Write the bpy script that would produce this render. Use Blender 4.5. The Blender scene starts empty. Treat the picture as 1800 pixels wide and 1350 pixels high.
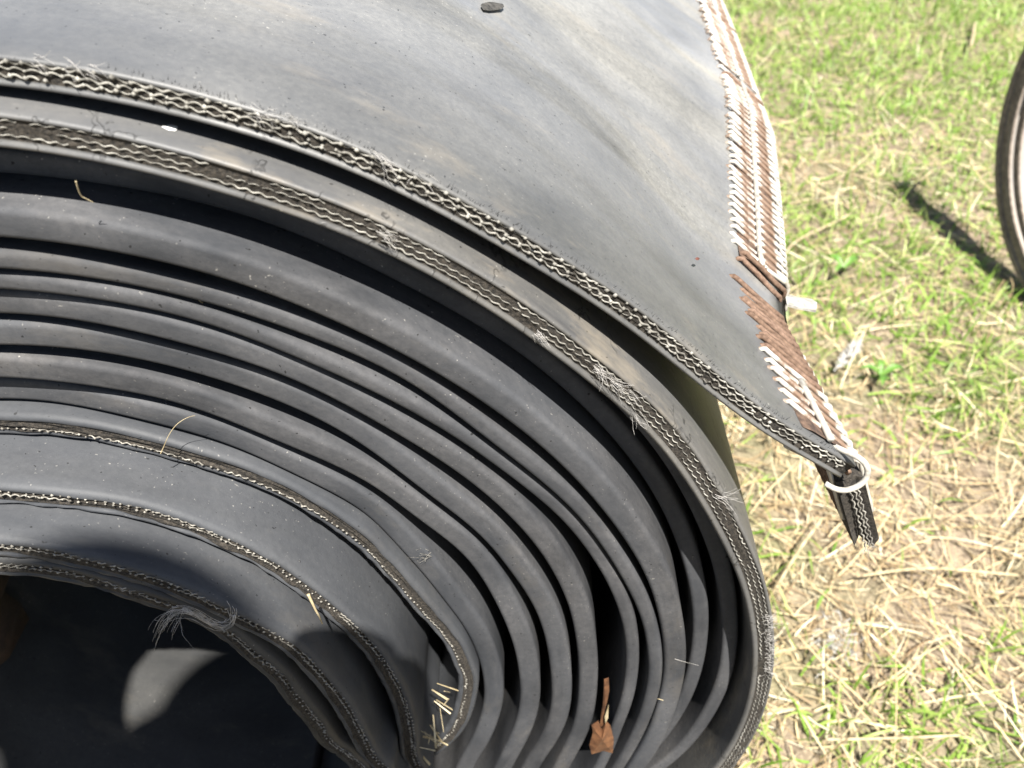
import bpy, math, random
import numpy as np
from mathutils import Vector, Matrix

# ------------------------------------------------------------------ camera, sky, sun, exposure
SC = bpy.context.scene
COL = SC.collection
H = 0.68                      # camera height above the grass (m)
PITCH = math.radians(42)
FOC = 1500.0 / 1800.0         # focal length in image widths
cam_d = bpy.data.cameras.new("camera")
cam_d.sensor_width = 36; cam_d.lens = 36 * FOC
cam_d.clip_start = 0.01; cam_d.clip_end = 400
cam_d.dof.use_dof = True; cam_d.dof.focus_distance = 0.29; cam_d.dof.aperture_fstop = 17
cam = bpy.data.objects.new("camera", cam_d); COL.objects.link(cam)
cam.location = (0, 0, H); cam.rotation_euler = (math.radians(90) - PITCH, 0, 0)
SC.camera = cam

SUN_EL = math.radians(63)
SUN_AZ = math.radians(13)     # measured from straight behind the camera (-Y) towards +X
sun_dir = Vector((math.sin(SUN_AZ) * math.cos(SUN_EL), -math.cos(SUN_AZ) * math.cos(SUN_EL), math.sin(SUN_EL)))
W = bpy.data.worlds.new("World"); SC.world = W; W.use_nodes = True
nt = W.node_tree
sky = nt.nodes.new("ShaderNodeTexSky"); sky.sky_type = 'NISHITA'; sky.sun_disc = False
sky.sun_elevation = SUN_EL; sky.sun_rotation = math.atan2(sun_dir.x, sun_dir.y)
bg = nt.nodes["Background"]; bg.inputs[1].default_value = 0.05
nt.links.new(sky.outputs[0], bg.inputs[0])
sl = bpy.data.lights.new("sun", 'SUN'); sl.energy = 5.0; sl.angle = math.radians(0.53); sl.color = (1.0, 0.955, 0.88)
so = bpy.data.objects.new("sun", sl); COL.objects.link(so)
so.rotation_euler = (-sun_dir).to_track_quat('-Z', 'Y').to_euler(); so.location = (1, -2, 4)
SC.view_settings.view_transform = 'Standard'; SC.view_settings.look = 'None'
SC.view_settings.gamma = 1; SC.view_settings.use_curve_mapping = False
SC.view_settings.exposure = 1.78

RNG = np.random.default_rng(7); random.seed(7)
sp_, cp_ = math.sin(PITCH), math.cos(PITCH)

def ratio(px, py):
    u = (px - 900) / 1500.0; v = (py - 675) / 1500.0
    return u / (cp_ - v * sp_), (sp_ + v * cp_) / (cp_ - v * sp_)     # x and drop per metre of distance

def at_plane(px, py, Y):
    a, b = ratio(px, py); return Vector((a * Y, Y, H - b * Y))

def at_ground(px, py, z=0.0):
    a, b = ratio(px, py); Y = (H - z) / b; return Vector((a * Y, Y, z))

# ------------------------------------------------------------------ helpers
def mesh_obj(name, verts, faces, mats, parent=None, smooth=True, fmat=None, uvs=None):
    me = bpy.data.meshes.new(name)
    me.from_pydata([tuple(v) for v in verts], [], faces)
    for m in (mats if isinstance(mats, (list, tuple)) else [mats]): me.materials.append(m)
    if fmat is not None: me.polygons.foreach_set("material_index", np.asarray(fmat, dtype=np.int32))
    if smooth: me.polygons.foreach_set("use_smooth", np.ones(len(me.polygons), dtype=bool))
    if uvs is not None:
        ul = me.uv_layers.new(name="uv")
        li = np.empty(len(me.loops), dtype=np.int32); me.loops.foreach_get("vertex_index", li)
        ul.data.foreach_set("uv", np.asarray(uvs, dtype=np.float32)[li].ravel())
    me.update()
    o = bpy.data.objects.new(name, me); COL.objects.link(o)
    if parent is not None: o.parent = parent
    return o

def thing(name, label, cat, loc=(0, 0, 0), group=None):
    o = bpy.data.objects.new(name, None); COL.objects.link(o); o.location = loc
    o.empty_display_size = 0.05
    return tag(o, label, cat, group)

def tag(o, label, cat, group=None):
    o['label'] = label; o['category'] = cat
    if group: o['group'] = group
    return o

def tube_data(pts, rad, sides=6, base=0):
    """vertices and faces of a tube along pts; rad scalar or per point"""
    P = np.asarray(pts, float); n = len(P)
    T = np.gradient(P, axis=0); T /= np.linalg.norm(T, axis=1)[:, None] + 1e-12
    R = np.broadcast_to(np.asarray(rad, float), (n,))
    ref = np.array([0.31, 0.83, 0.47]); V = []; 
    N = np.cross(T, ref); N /= np.linalg.norm(N, axis=1)[:, None] + 1e-12
    B = np.cross(T, N)
    a = np.arange(sides) * 2 * np.pi / sides
    V = (P[:, None] + R[:, None, None] * (np.cos(a)[None, :, None] * N[:, None] + np.sin(a)[None, :, None] * B[:, None])).reshape(-1, 3)
    Fc = []
    for i in range(n - 1):
        for j in range(sides):
            k = (j + 1) % sides
            Fc.append((base + i * sides + j, base + i * sides + k, base + (i + 1) * sides + k, base + (i + 1) * sides + j))
    Fc.append(tuple(base + j for j in range(sides))[::-1]); Fc.append(tuple(base + (n - 1) * sides + j for j in range(sides)))
    return V, Fc

class Build:
    def __init__(s): s.V = []; s.F = []; s.n = 0
    def tube(s, pts, rad, sides=6):
        v, f = tube_data(pts, rad, sides, s.n); s.V.append(v); s.F += f; s.n += len(v); return s
    def raw(s, v, f):
        v = np.asarray(v, float); s.V.append(v); s.F += [tuple(i + s.n for i in q) for q in f]; s.n += len(v); return s
    def bead(s, c, r, stretch=(1, 1, 1)):
        o = np.array([(1, 0, 0), (0, 1, 0), (-1, 0, 0), (0, -1, 0), (.0, 0, 1), (0, 0, -1)], float) * r * np.array(stretch)
        q = np.array([(1, 1, 0), (-1, 1, 0), (-1, -1, 0), (1, -1, 0)], float) * .72 * r
        return s.raw(o + np.asarray(c), [(0, 1, 4), (1, 2, 4), (2, 3, 4), (3, 0, 4), (1, 0, 5), (2, 1, 5), (3, 2, 5), (0, 3, 5)])
    def obj(s, name, mat, parent=None, smooth=True):
        return mesh_obj(name, np.concatenate(s.V), s.F, mat, parent, smooth)

# ------------------------------------------------------------------ materials
def new_mat(name):
    m = bpy.data.materials.new(name); m.use_nodes = True
    t = m.node_tree; b = t.nodes["Principled BSDF"]
    return m, t, b

def N(t, kind, **kw):
    n = t.nodes.new(kind)
    for k, v in kw.items():
        if k in n.inputs: n.inputs[k].default_value = v
        else: setattr(n, k, v)
    return n

def ramp(t, src, p0, p1, c0=(0, 0, 0, 1), c1=(1, 1, 1, 1)):
    if p0 > p1: p0, p1, c0, c1 = p1, p0, c1, c0
    r = t.nodes.new("ShaderNodeValToRGB"); e = r.color_ramp.elements
    e[0].position = p0; e[1].position = p1; e[0].color = c0; e[1].color = c1
    t.links.new(src, r.inputs[0]); return r.outputs[0]

def mix(t, fac, a, b, blend='MIX'):
    n = t.nodes.new("ShaderNodeMix"); n.data_type = 'RGBA'; n.blend_type = blend
    for s, v in ((n.inputs[0], fac), (n.inputs[6], a), (n.inputs[7], b)):
        if hasattr(v, 'links'): t.links.new(v, s)
        else: s.default_value = v
    return n.outputs[2]

def math_(t, op, a, b=0.0):
    n = t.nodes.new("ShaderNodeMath"); n.operation = op
    for s, v in ((n.inputs[0], a), (n.inputs[1], b)):
        if hasattr(v, 'links'): t.links.new(v, s)
        else: s.default_value = v
    return n.outputs[0]

WIDTH_UV = 0.64
def rubber(name, base, dust, amount, stain=0.0, rough=0.55, streak=(5, 42), crack=0.0, spec=0.5, speck=0.6, blue=(0.15, 0.16, 0.185, 1), band=0.0, soft=False):
    m, t, b = new_mat(name); L = t.links
    uv = N(t, "ShaderNodeUVMap", uv_map="uv"); oc = N(t, "ShaderNodeTexCoord")
    mp = N(t, "ShaderNodeMapping"); mp.inputs['Scale'].default_value = (streak[0], streak[1], 1); L.new(uv.outputs[0], mp.inputs[0])
    n1 = N(t, "ShaderNodeTexNoise", Scale=1.0, Detail=9.0, Roughness=0.65, Distortion=0.5); L.new(mp.outputs[0], n1.inputs[0])
    n2 = N(t, "ShaderNodeTexNoise", Scale=14.0, Detail=5.0, Roughness=0.6); L.new(oc.outputs['Object'], n2.inputs[0])
    n3 = N(t, "ShaderNodeTexNoise", Scale=420.0, Detail=3.0, Roughness=0.7); L.new(oc.outputs['Object'], n3.inputs[0])
    n4 = N(t, "ShaderNodeTexNoise", Scale=900.0, Detail=1.0); L.new(oc.outputs['Object'], n4.inputs[0])
    f1 = ramp(t, n1.outputs[0], 0.2 if soft else 0.34, 0.84 if soft else 0.74); f2 = ramp(t, n2.outputs[0], 0.36, 0.68)
    f3 = ramp(t, n3.outputs[0], 0.3, 0.75)
    if band > 0:      # pale tone is strongest away from the cut edge and darkens along it
        sx = N(t, "ShaderNodeSeparateXYZ"); L.new(uv.outputs[0], sx.inputs[0])
        wv = math_(t, 'ADD', sx.outputs[1], math_(t, 'MULTIPLY', math_(t, 'SUBTRACT', n2.outputs[0], 0.5), 0.09))
        bandf = ramp(t, wv, WIDTH_UV - band, WIDTH_UV - 0.012, (1, 1, 1, 1), (0.30, 0.30, 0.30, 1))
    d = math_(t, 'MULTIPLY', math_(t, 'ADD', math_(t, 'MULTIPLY', f1, 0.75), math_(t, 'MULTIPLY', f2, 0.45)), amount)
    d = math_(t, 'MULTIPLY', d, math_(t, 'ADD', math_(t, 'MULTIPLY', f3, 0.5), 0.62))
    if band > 0: d = math_(t, 'MULTIPLY', d, bandf)
    c = mix(t, ramp(t, n2.outputs[0], 0.3, 0.7), base, tuple(x * 1.3 for x in base[:3]) + (1,))
    c = mix(t, d, c, dust)
    # bluish bloom of old rubber, long streaks
    mp2 = N(t, "ShaderNodeMapping"); mp2.inputs['Scale'].default_value = (3.2, 19, 1); mp2.inputs['Location'].default_value = (3.1, 1.7, 0)
    L.new(uv.outputs[0], mp2.inputs[0])
    n5 = N(t, "ShaderNodeTexNoise", Scale=1.0, Detail=6.0, Roughness=0.6, Distortion=0.8); L.new(mp2.outputs[0], n5.inputs[0])
    bl = math_(t, 'MULTIPLY', ramp(t, n5.outputs[0], 0.38, 0.7), min(1, amount * 0.7))
    if band > 0: bl = math_(t, 'MULTIPLY', bl, bandf)
    c = mix(t, bl, c, blue)
    if stain > 0:
        n6 = N(t, "ShaderNodeTexNoise", Scale=1.0, Detail=5.0, Roughness=0.7); 
        mp3 = N(t, "ShaderNodeMapping"); mp3.inputs['Scale'].default_value = (13, 30, 1); mp3.inputs['Location'].default_value = (9.3, 4.4, 0)
        L.new(uv.outputs[0], mp3.inputs[0]); L.new(mp3.outputs[0], n6.inputs[0])
        c = mix(t, math_(t, 'MULTIPLY', ramp(t, n6.outputs[0], 0.56, 0.72), stain), c, (0.29, 0.245, 0.18, 1))
    # pale grit specks
    sk = math_(t, 'MULTIPLY', math_(t, 'MULTIPLY', ramp(t, n4.outputs[0], 0.715, 0.78), ramp(t, n1.outputs[0], 0.45, 0.62)), speck)
    c = mix(t, sk, c, (0.42, 0.40, 0.36, 1))
    n7 = N(t, "ShaderNodeTexNoise", Scale=620.0, Detail=1.0); L.new(oc.outputs['Object'], n7.inputs[0])
    pit = ramp(t, n7.outputs[0], 0.27, 0.22)
    c = mix(t, math_(t, 'MULTIPLY', pit, 0.75), c, (0.006, 0.006, 0.006, 1))
    hgt = math_(t, 'ADD', math_(t, 'MULTIPLY', n3.outputs[0], 0.5), math_(t, 'MULTIPLY', n1.outputs[0], 0.5))
    if crack > 0:
        mpc = N(t, "ShaderNodeMapping"); mpc.inputs['Scale'].default_value = (62, 34, 1); L.new(uv.outputs[0], mpc.inputs[0])
        nd = N(t, "ShaderNodeTexNoise", Scale=2.0, Detail=3.0); L.new(mpc.outputs[0], nd.inputs[0])
        vo = N(t, "ShaderNodeTexVoronoi", feature='DISTANCE_TO_EDGE', Scale=1.0)
        va = t.nodes.new("ShaderNodeVectorMath"); va.operation = 'ADD'; L.new(mpc.outputs[0], va.inputs[0]); L.new(nd.outputs['Color'], va.inputs[1])
        L.new(va.outputs[0], vo.inputs['Vector'])
        cm = N(t, "ShaderNodeTexNoise", Scale=55.0, Detail=2.0); L.new(oc.outputs['Object'], cm.inputs[0])
        ck = math_(t, 'MULTIPLY', ramp(t, vo.outputs['Distance'], 0.022, 0.008), ramp(t, cm.outputs[0], 0.52, 0.60))
        c = mix(t, math_(t, 'MULTIPLY', ck, crack), c, (0.004, 0.004, 0.004, 1))
        hgt = math_(t, 'SUBTRACT', hgt, math_(t, 'MULTIPLY', ck, 0.8))
    L.new(c, b.inputs['Base Color'])
    L.new(math_(t, 'ADD', math_(t, 'MULTIPLY', n2.outputs[0], 0.2), rough - 0.1), b.inputs['Roughness'])
    b.inputs['Specular IOR Level'].default_value = spec
    bp = N(t, "ShaderNodeBump", Strength=0.35, Distance=0.0006); L.new(hgt, bp.inputs['Height']); L.new(bp.outputs[0], b.inputs['Normal'])
    return m

def simple(name, c0, c1, scale=300.0, rough=0.8, bump=0.4, dist=0.0006, metallic=0.0, p=(0.35, 0.65), spec=0.4, rnd=False):
    m, t, b = new_mat(name); L = t.links
    oc = N(t, "ShaderNodeTexCoord"); n = N(t, "ShaderNodeTexNoise", Scale=scale, Detail=4.0, Roughness=0.65)
    L.new(oc.outputs['Object'], n.inputs[0])
    c = ramp(t, n.outputs[0], p[0], p[1], c0, c1)
    if rnd:
        oi = N(t, "ShaderNodeObjectInfo"); c = mix(t, 1.0, c, ramp(t, oi.outputs['Random'], 0, 1, (0.72, 0.70, 0.66, 1), (1, 1, 1, 1)), 'MULTIPLY')
    L.new(c, b.inputs['Base Color'])
    b.inputs['Roughness'].default_value = rough; b.inputs['Metallic'].default_value = metallic; b.inputs['Specular IOR Level'].default_value = spec
    bp = N(t, "ShaderNodeBump", Strength=bump, Distance=dist); L.new(n.outputs[0], bp.inputs['Height']); L.new(bp.outputs[0], b.inputs['Normal'])
    return m

def blade_mat(name, stops, rough=0.55, trans=0.25):
    m, t, b = new_mat(name); L = t.links
    at = N(t, "ShaderNodeAttribute", attribute_name="rnd")
    r = t.nodes.new("ShaderNodeValToRGB"); e = r.color_ramp.elements
    e[0].position = stops[0][0]; e[0].color = stops[0][1]; e[1].position = stops[-1][0]; e[1].color = stops[-1][1]
    for p, c in stops[1:-1]: x = e.new(p); x.color = c
    L.new(at.outputs['Fac'], r.inputs[0]); L.new(r.outputs[0], b.inputs['Base Color'])
    b.inputs['Roughness'].default_value = rough; b.inputs['Specular IOR Level'].default_value = 0.35
    tr = N(t, "ShaderNodeBsdfTranslucent"); L.new(r.outputs[0], tr.inputs[0])
    ms = N(t, "ShaderNodeMixShader", Fac=trans); L.new(b.outputs[0], ms.inputs[1]); L.new(tr.outputs[0], ms.inputs[2])
    L.new(ms.outputs[0], t.nodes["Material Output"].inputs[0])
    return m

M_TOP = rubber("rubber_top", (0.030, 0.031, 0.033, 1), (0.32, 0.31, 0.28, 1), 0.92, stain=0.22, rough=0.5, streak=(13, 22), crack=0.0, spec=0.45, speck=0.45, blue=(0.145, 0.155, 0.178, 1), band=0.22, soft=True)
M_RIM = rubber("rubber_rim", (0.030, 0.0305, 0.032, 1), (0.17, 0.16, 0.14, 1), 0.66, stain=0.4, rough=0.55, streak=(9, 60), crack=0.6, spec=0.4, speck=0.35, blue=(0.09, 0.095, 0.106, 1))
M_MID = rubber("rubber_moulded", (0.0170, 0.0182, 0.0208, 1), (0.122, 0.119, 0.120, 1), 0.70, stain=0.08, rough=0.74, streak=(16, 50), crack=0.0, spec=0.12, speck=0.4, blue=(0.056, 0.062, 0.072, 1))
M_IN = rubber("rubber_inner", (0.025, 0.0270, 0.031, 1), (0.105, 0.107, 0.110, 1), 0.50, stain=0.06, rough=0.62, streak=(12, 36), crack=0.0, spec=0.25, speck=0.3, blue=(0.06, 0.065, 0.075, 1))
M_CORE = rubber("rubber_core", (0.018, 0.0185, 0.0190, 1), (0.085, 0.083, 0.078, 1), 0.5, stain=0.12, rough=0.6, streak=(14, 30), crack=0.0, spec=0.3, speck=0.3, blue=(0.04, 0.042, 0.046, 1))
M_PLY = simple("ply_edge_rubber", (0.006, 0.0055, 0.005, 1), (0.045, 0.038, 0.03, 1), 900, 0.9, 0.9, 0.0008)
M_THREAD = simple("cotton_thread", (0.030, 0.027, 0.022, 1), (0.27, 0.26, 0.232, 1), 190, 0.9, 0.4, p=(0.3, 0.6))
M_THREAD_D = simple("soiled_thread", (0.05, 0.045, 0.038, 1), (0.30, 0.285, 0.25, 1), 500, 0.9, 0.4, p=(0.35, 0.66))
M_FRAY = simple("white_fibre", (0.16, 0.155, 0.14, 1), (0.45, 0.43, 0.41, 1), 300, 0.8, 0.2)
M_FUZZ = simple("black_fuzz", (0.004, 0.004, 0.004, 1), (0.02, 0.02, 0.02, 1), 300, 0.9, 0.1)
M_GALV = simple("galvanised_wire", (0.20, 0.18, 0.15, 1), (0.50, 0.48, 0.44, 1), 260, 0.42, 0.25, 0.0003, 0.25, (0.25, 0.5), 0.6, rnd=True)
def hook_mat():
    m, t, b = new_mat("galvanised_hook"); L = t.links
    oc = N(t, "ShaderNodeTexCoord"); n = N(t, "ShaderNodeTexNoise", Scale=330.0, Detail=3.0); L.new(oc.outputs['Object'], n.inputs[0])
    sx = N(t, "ShaderNodeSeparateXYZ"); L.new(oc.outputs['Object'], sx.inputs[0])
    wv = math_(t, 'SINE', math_(t, 'ADD', math_(t, 'MULTIPLY', sx.outputs[0], 2 * math.pi / .0135), -1.0))     # two rusty stretches on each leg
    oi = N(t, "ShaderNodeObjectInfo")
    f = math_(t, 'ADD', math_(t, 'MULTIPLY', wv, 0.16), math_(t, 'ADD', math_(t, 'MULTIPLY', n.outputs[0], 0.9), math_(t, 'MULTIPLY', oi.outputs['Random'], 0.12)))
    c = mix(t, ramp(t, f, 0.40, 0.68), (0.42, 0.40, 0.36, 1), (0.15, 0.098, 0.066, 1))
    L.new(c, b.inputs['Base Color']); b.inputs['Roughness'].default_value = 0.5; b.inputs['Metallic'].default_value = 0.1
    bp = N(t, "ShaderNodeBump", Strength=0.3, Distance=0.0004); L.new(n.outputs[0], bp.inputs['Height']); L.new(bp.outputs[0], b.inputs['Normal'])
    return m
M_HOOK = hook_mat()
M_RUST = simple("rusty_wire", (0.06, 0.034, 0.022, 1), (0.22, 0.145, 0.105, 1), 420, 0.85, 0.5, 0.0005, 0.0, (0.3, 0.7), 0.3, rnd=True)
M_RUSTSTRIP = simple("rust_stained_strip", (0.030, 0.019, 0.014, 1), (0.12, 0.075, 0.050, 1), 300, 0.9, 0.6, 0.0005)

# ------------------------------------------------------------------ the spiral of the belt
CX, CZ = -0.16, H - 0.36
T_IMG = {
 'L1': [(0,98),(100,107),(200,122),(300,147),(400,173),(500,207),(600,238),(683,277),(767,320),(850,363),(933,417),(1033,480),(1100,523),(1200,605),(1267,663),(1333,717),(1400,763),(1467,803),(1507,820)],
 'L2': [(0,200),(100,214),(200,236),(300,258),(400,287),(500,320),(600,358),(700,402),(800,459),(867,494),(933,537),(1000,584),(1050,624),(1100,667),(1150,704),(1205,760),(1240,815),(1282,880),(1312,945),(1338,1000),(1350,1043),(1358,1087),(1362,1127),(1361,1167),(1356,1210),(1349,1240),(1336,1277),(1316,1313),(1289,1350)],
 'L4': [(0,340),(167,360),(300,383),(433,422),(480,440),(600,498),(700,545),(800,600),(900,667),(983,737),(1050,803),(1127,900),(1167,973),(1190,1033),(1200,1087),(1206,1128),(1206,1183),(1190,1250),(1167,1303),(1139,1347)],
 'L5': [(0,437),(117,455),(233,475),(333,500),(433,525),(533,563),(600,590),(683,622),(767,672),(850,735),(933,797),(1000,855),(1050,905),(1100,978),(1140,1053),(1160,1107),(1164,1155),(1162,1211),(1144,1267),(1103,1347)],
 'L6': [(0,478),(100,487),(200,503),(300,525),(400,553),(500,593),(600,633),(667,663),(733,703),(800,743),(867,790),(933,840),(1000,895),(1050,958),(1093,1023),(1118,1090),(1124,1142),(1122,1183),(1111,1239),(1094,1281),(1067,1344)],
 'L7': [(0,512),(100,518),(200,533),(280,550),(367,575),(467,608),(533,633),(600,667),(667,703),(733,743),(800,787),(867,837),(933,893),(977,940),(1017,1010),(1040,1063),(1051,1128),(1055,1183),(1053,1225),(1042,1281),(1022,1322),(1006,1347)],
 'L8': [(0,562),(100,570),(200,587),(300,608),(383,630),(467,660),(533,690),(600,721),(667,760),(733,807),(800,860),(855,900),(900,940),(933,983),(967,1030),(997,1093),(1010,1155),(1013,1200),(1006,1267),(990,1300),(960,1347)],
 'L9': [(0,620),(100,630),(200,647),(300,670),(400,703),(500,743),(600,787),(667,820),(733,867),(773,900),(833,943),(883,997),(920,1053),(947,1113),(962,1183),(962,1233),(950,1283),(927,1323),(913,1350)],
 'L10': [(0,690),(100,700),(200,717),(300,740),(400,770),(500,813),(600,860),(667,900),(730,957),(783,1003),(833,1057),(880,1105),(903,1160),(913,1200),(913,1250),(903,1283),(877,1330),(860,1350)],
 'L11': [(0,713),(100,718),(200,737),(300,760),(400,790),(500,833),(600,885),(633,910),(700,960),(747,1010),(787,1060),(817,1103),(837,1153),(842,1187),(837,1233),(823,1275),(800,1310),(740,1348)],
 'L12': [(0,850),(100,862),(200,878),(277,897),(333,916),(400,940),(467,973),(517,1006),(567,1040),(600,1063),(643,1110),(683,1157),(710,1205),(727,1250),(737,1293),(733,1333)],
 'L13': [(0,948),(67,957),(133,970),(200,985),(267,1007),(317,1025),(367,1042),(417,1068),(467,1098),(517,1128),(550,1158),(583,1195),(605,1225),(627,1253),(647,1290),(663,1333)],
 'L14': [(0,982),(67,990),(133,1001),(183,1014),(233,1027),(283,1047),(333,1064),(383,1087),(417,1107),(450,1141),(500,1178),(533,1218),(567,1262),(593,1312)],
}
ORDER = ['L1', 'L2', 'L3a', 'L3b', 'L4', 'L5', 'L6', 'L7', 'L8', 'L9', 'L10', 'L11', 'L12', 'L13', 'L14']
#        edge plane, effective plane at the top, at the right, thickness
PLANE = {'L1': (.196, .196, .196), 'L2': (.189, .189, .189), 'L3a': (.204, 0, 0), 'L3b': (.206, 0, 0), 'L4': (.190, .195, .190),
         'L5': (.192, .192, .192), 'L6': (.1932, .1932, .1932), 'L7': (.195, .195, .195), 'L8': (.1968, .1968, .1968), 'L9': (.198, .198, .198),
         'L10': (.201, .193, .198), 'L11': (.196, .198, .196), 'L12': (.176, .1752, .1752), 'L13': (.162, .1618, .1618), 'L14': (.1615, .1614, .1614)}
THICK = {k: .0094 for k in ORDER}; THICK['L1'] = .0080; THICK['L3a'] = THICK['L3b'] = .0072; THICK['L5'] = .0062; THICK['L6'] = .0058; THICK['L7'] = .0086
def smooth01(x): x = np.clip(x, 0, 1); return x * x * (3 - 2 * x)

SHIFT = {'L4': (.0016, 0), 'L5': (.0006, 0), 'L6': (.0006, 0), 'L7': (.0006, .0010), 'L8': (.0006, .0022), 'L9': (.0010, .0036), 'L10': (.0024, .0078), 'L11': (.0026, 0), 'L12': (.0014, 0)}
POL = {}
for k, pts in T_IMG.items():
    yr, yt, yb = PLANE[k]; th, rr = [], []
    for px, py in pts:
        a, b = ratio(px, py); Y = yt
        for _ in range(4):
            x, dn = a * Y, b * Y
            t_ = math.degrees(math.atan2((H - dn) - CZ, x - CX)); Y = yb + (yt - yb) * float(smooth01((t_ - 5) / 65.))
        w_ = float(smooth01((t_ - 8) / 40.)); st, sr = SHIFT.get(k, (0, 0))
        th.append(t_); rr.append(math.hypot(x - CX, H - dn - CZ) - st * w_ - sr * (1 - w_))
    o = np.argsort(th); POL[k] = (np.array(th)[o], np.array(rr)[o])

phi_c, r_c, y_c, t_c = [], [], [], []
def add(p, r, y, t): phi_c.append(p); r_c.append(r); y_c.append(y); t_c.append(t)
for i, k in enumerate(ORDER):
    base = 360 * i
    if k in POL: th, rr = POL[k]
    else:
        f = (1 / 3., 2 / 3.)[k == 'L3b']
        th = np.arange(-35, 75, 5.); rr = np.interp(th, *POL['L2']) * (1 - f) + np.interp(th, *POL['L4']) * f
    lo = max(th[0], -38) if k != 'L1' else th[0]
    for t_, r_ in zip(th, rr):
        if t_ >= lo: add(base + t_, r_, PLANE[k][0], THICK[k])
    tn = THICK[ORDER[min(i + 1, 14)]]; yn = PLANE[ORDER[min(i + 1, 14)]][0]
    add(base + 120, 0.282 - .0098 * i, PLANE[k][0], THICK[k]); add(base + 180, 0.292 - .0099 * i, (PLANE[k][0] + yn) / 2, min(THICK[k], tn))
    add(base + 240, 0.300 - .0099 * i, yn, tn); add(base + 285, 0.3135 - .0100 * i, yn, tn)
P0 = math.floor(POL['L1'][0][0]) + 0.0
P0 = POL['L1'][0][0]
P1 = 360 * 14 + 285
STEP = 0.75
PHI = np.arange(P0, P1, STEP)
def smoothed(c, sig):
    raw = np.interp(PHI, phi_c, c); n = int(4 * sig / STEP); g = np.exp(-.5 * (np.arange(-n, n + 1) * STEP / sig) ** 2); g /= g.sum()
    pad = np.concatenate([2 * raw[0] - raw[n:0:-1], raw, raw[-1] + np.zeros(n)])
    return np.convolve(pad, g, 'valid')
RAD = smoothed(r_c, 3.2); YF = smoothed(y_c, 14.0); TH = smoothed(t_c, 14.0)
lag = int(round(360 / STEP))
for j in range(lag, len(RAD)):      # neighbouring turns may touch but not cut into each other
    RAD[j] = min(RAD[j], RAD[j - lag] - TH[j - lag] - .0004)
g5 = np.exp(-.5 * (np.arange(-6, 7) / 2.) ** 2); g5 /= g5.sum()
RS = np.convolve(np.concatenate([2 * RAD[0] - RAD[6:0:-1], RAD, np.full(6, RAD[-1])]), g5, 'valid')
RAD = np.minimum(RAD, RS) * .5 + RS * .5
wob = sum(a * np.sin(np.radians(PHI) * f + p) for a, f, p in ((.0006, 3.3, 1.), (.0005, 7.7, 2.), (.0003, 17.3, .4)))
YF = YF + wob
PX = CX + RAD * np.cos(np.radians(PHI)); PZ = CZ + RAD * np.sin(np.radians(PHI))
TX = np.gradient(PX); TZ = np.gradient(PZ); ln = np.hypot(TX, TZ); TX /= ln; TZ /= ln
NX, NZ = TZ, -TX                     # outward normal (path runs counter-clockwise)
if (NX[40] * math.cos(math.radians(PHI[40])) + NZ[40] * math.sin(math.radians(PHI[40]))) < 0: NX, NZ = -NX, -NZ
S = np.concatenate([[0], np.cumsum(np.hypot(np.diff(PX), np.diff(PZ)))])
WIDTH = 0.64

# the free end of the belt is skewed and a little torn: how far it reaches beyond the straight end, by distance
END_Y = [.15, .196, .257, .279, .292, .300, .312, .349, .45, .634, .85]
END_X = [.0, .0, -.006, -.008, -.006, -.001, .0, .007, .025, .035, .042]
END_Z = [.0, .0, .000, .000, .000, .0, .0, .001, .003, .004, .004]
def warp(P, s):
    """bend of the loose end; P (n,3), s arc length from the end (n)"""
    w = smooth01(1 - s / .16) ; Q = P.copy()
    Q[:, 0] += w * np.interp(P[:, 1], END_Y, END_X); Q[:, 2] += w * np.interp(P[:, 1], END_Y, END_Z)
    return Q

def path_at(phi):
    f = np.interp
    return np.array([f(phi, PHI, PX), f(phi, PHI, YF), f(phi, PHI, PZ)]), np.array([f(phi, PHI, TX), 0, f(phi, PHI, TZ)]), np.array([f(phi, PHI, NX), 0, f(phi, PHI, NZ)]), f(phi, PHI, TH), f(phi, PHI, S)

OUT_Y = [1.0, .86, .74, .62, .5, .4, .31, .235, .18, .14, .105, .075, .05, .032, .019, .0105]
def profile(kind, t):
    """list of (depth below outer face, distance behind the edge plane, material slot)"""
    pr = []
    W_ = WIDTH
    for f in OUT_Y: pr.append((0.0, f * W_, 0))
    if kind == 'moulded':
        rc = .0020
        for a in (0, 22, 45, 68, 90): pr.append((rc - rc * math.cos(math.radians(a)), rc - rc * math.sin(math.radians(a)), 0))
        for a in (90, 68, 45, 22, 0): pr.append((t - rc + rc * math.cos(math.radians(a)), rc - rc * math.sin(math.radians(a)), 0))
    else:
        e = .0011 if kind == 'cut' else .0022
        pr += [(0, e, 0), (e * .3, e * .3, 0), (e * .9, 0, 0), (e * 1.15, .0004, 1)]
        n = 9
        for q in range(1, n): pr.append((e * 1.15 + (t * .80 - e * 1.15) * q / n, .0006, 1))
        pr += [(t * .80, .0004, 0), (t * .83, -.0001, 0), (t * .92, .0001, 0), (t * .985, .0009, 0), (t, .002, 0)]
    for f in (.02, .06, .14, .3, .6, 1.0): pr.append((t, f * W_, 0))
    return pr

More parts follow.
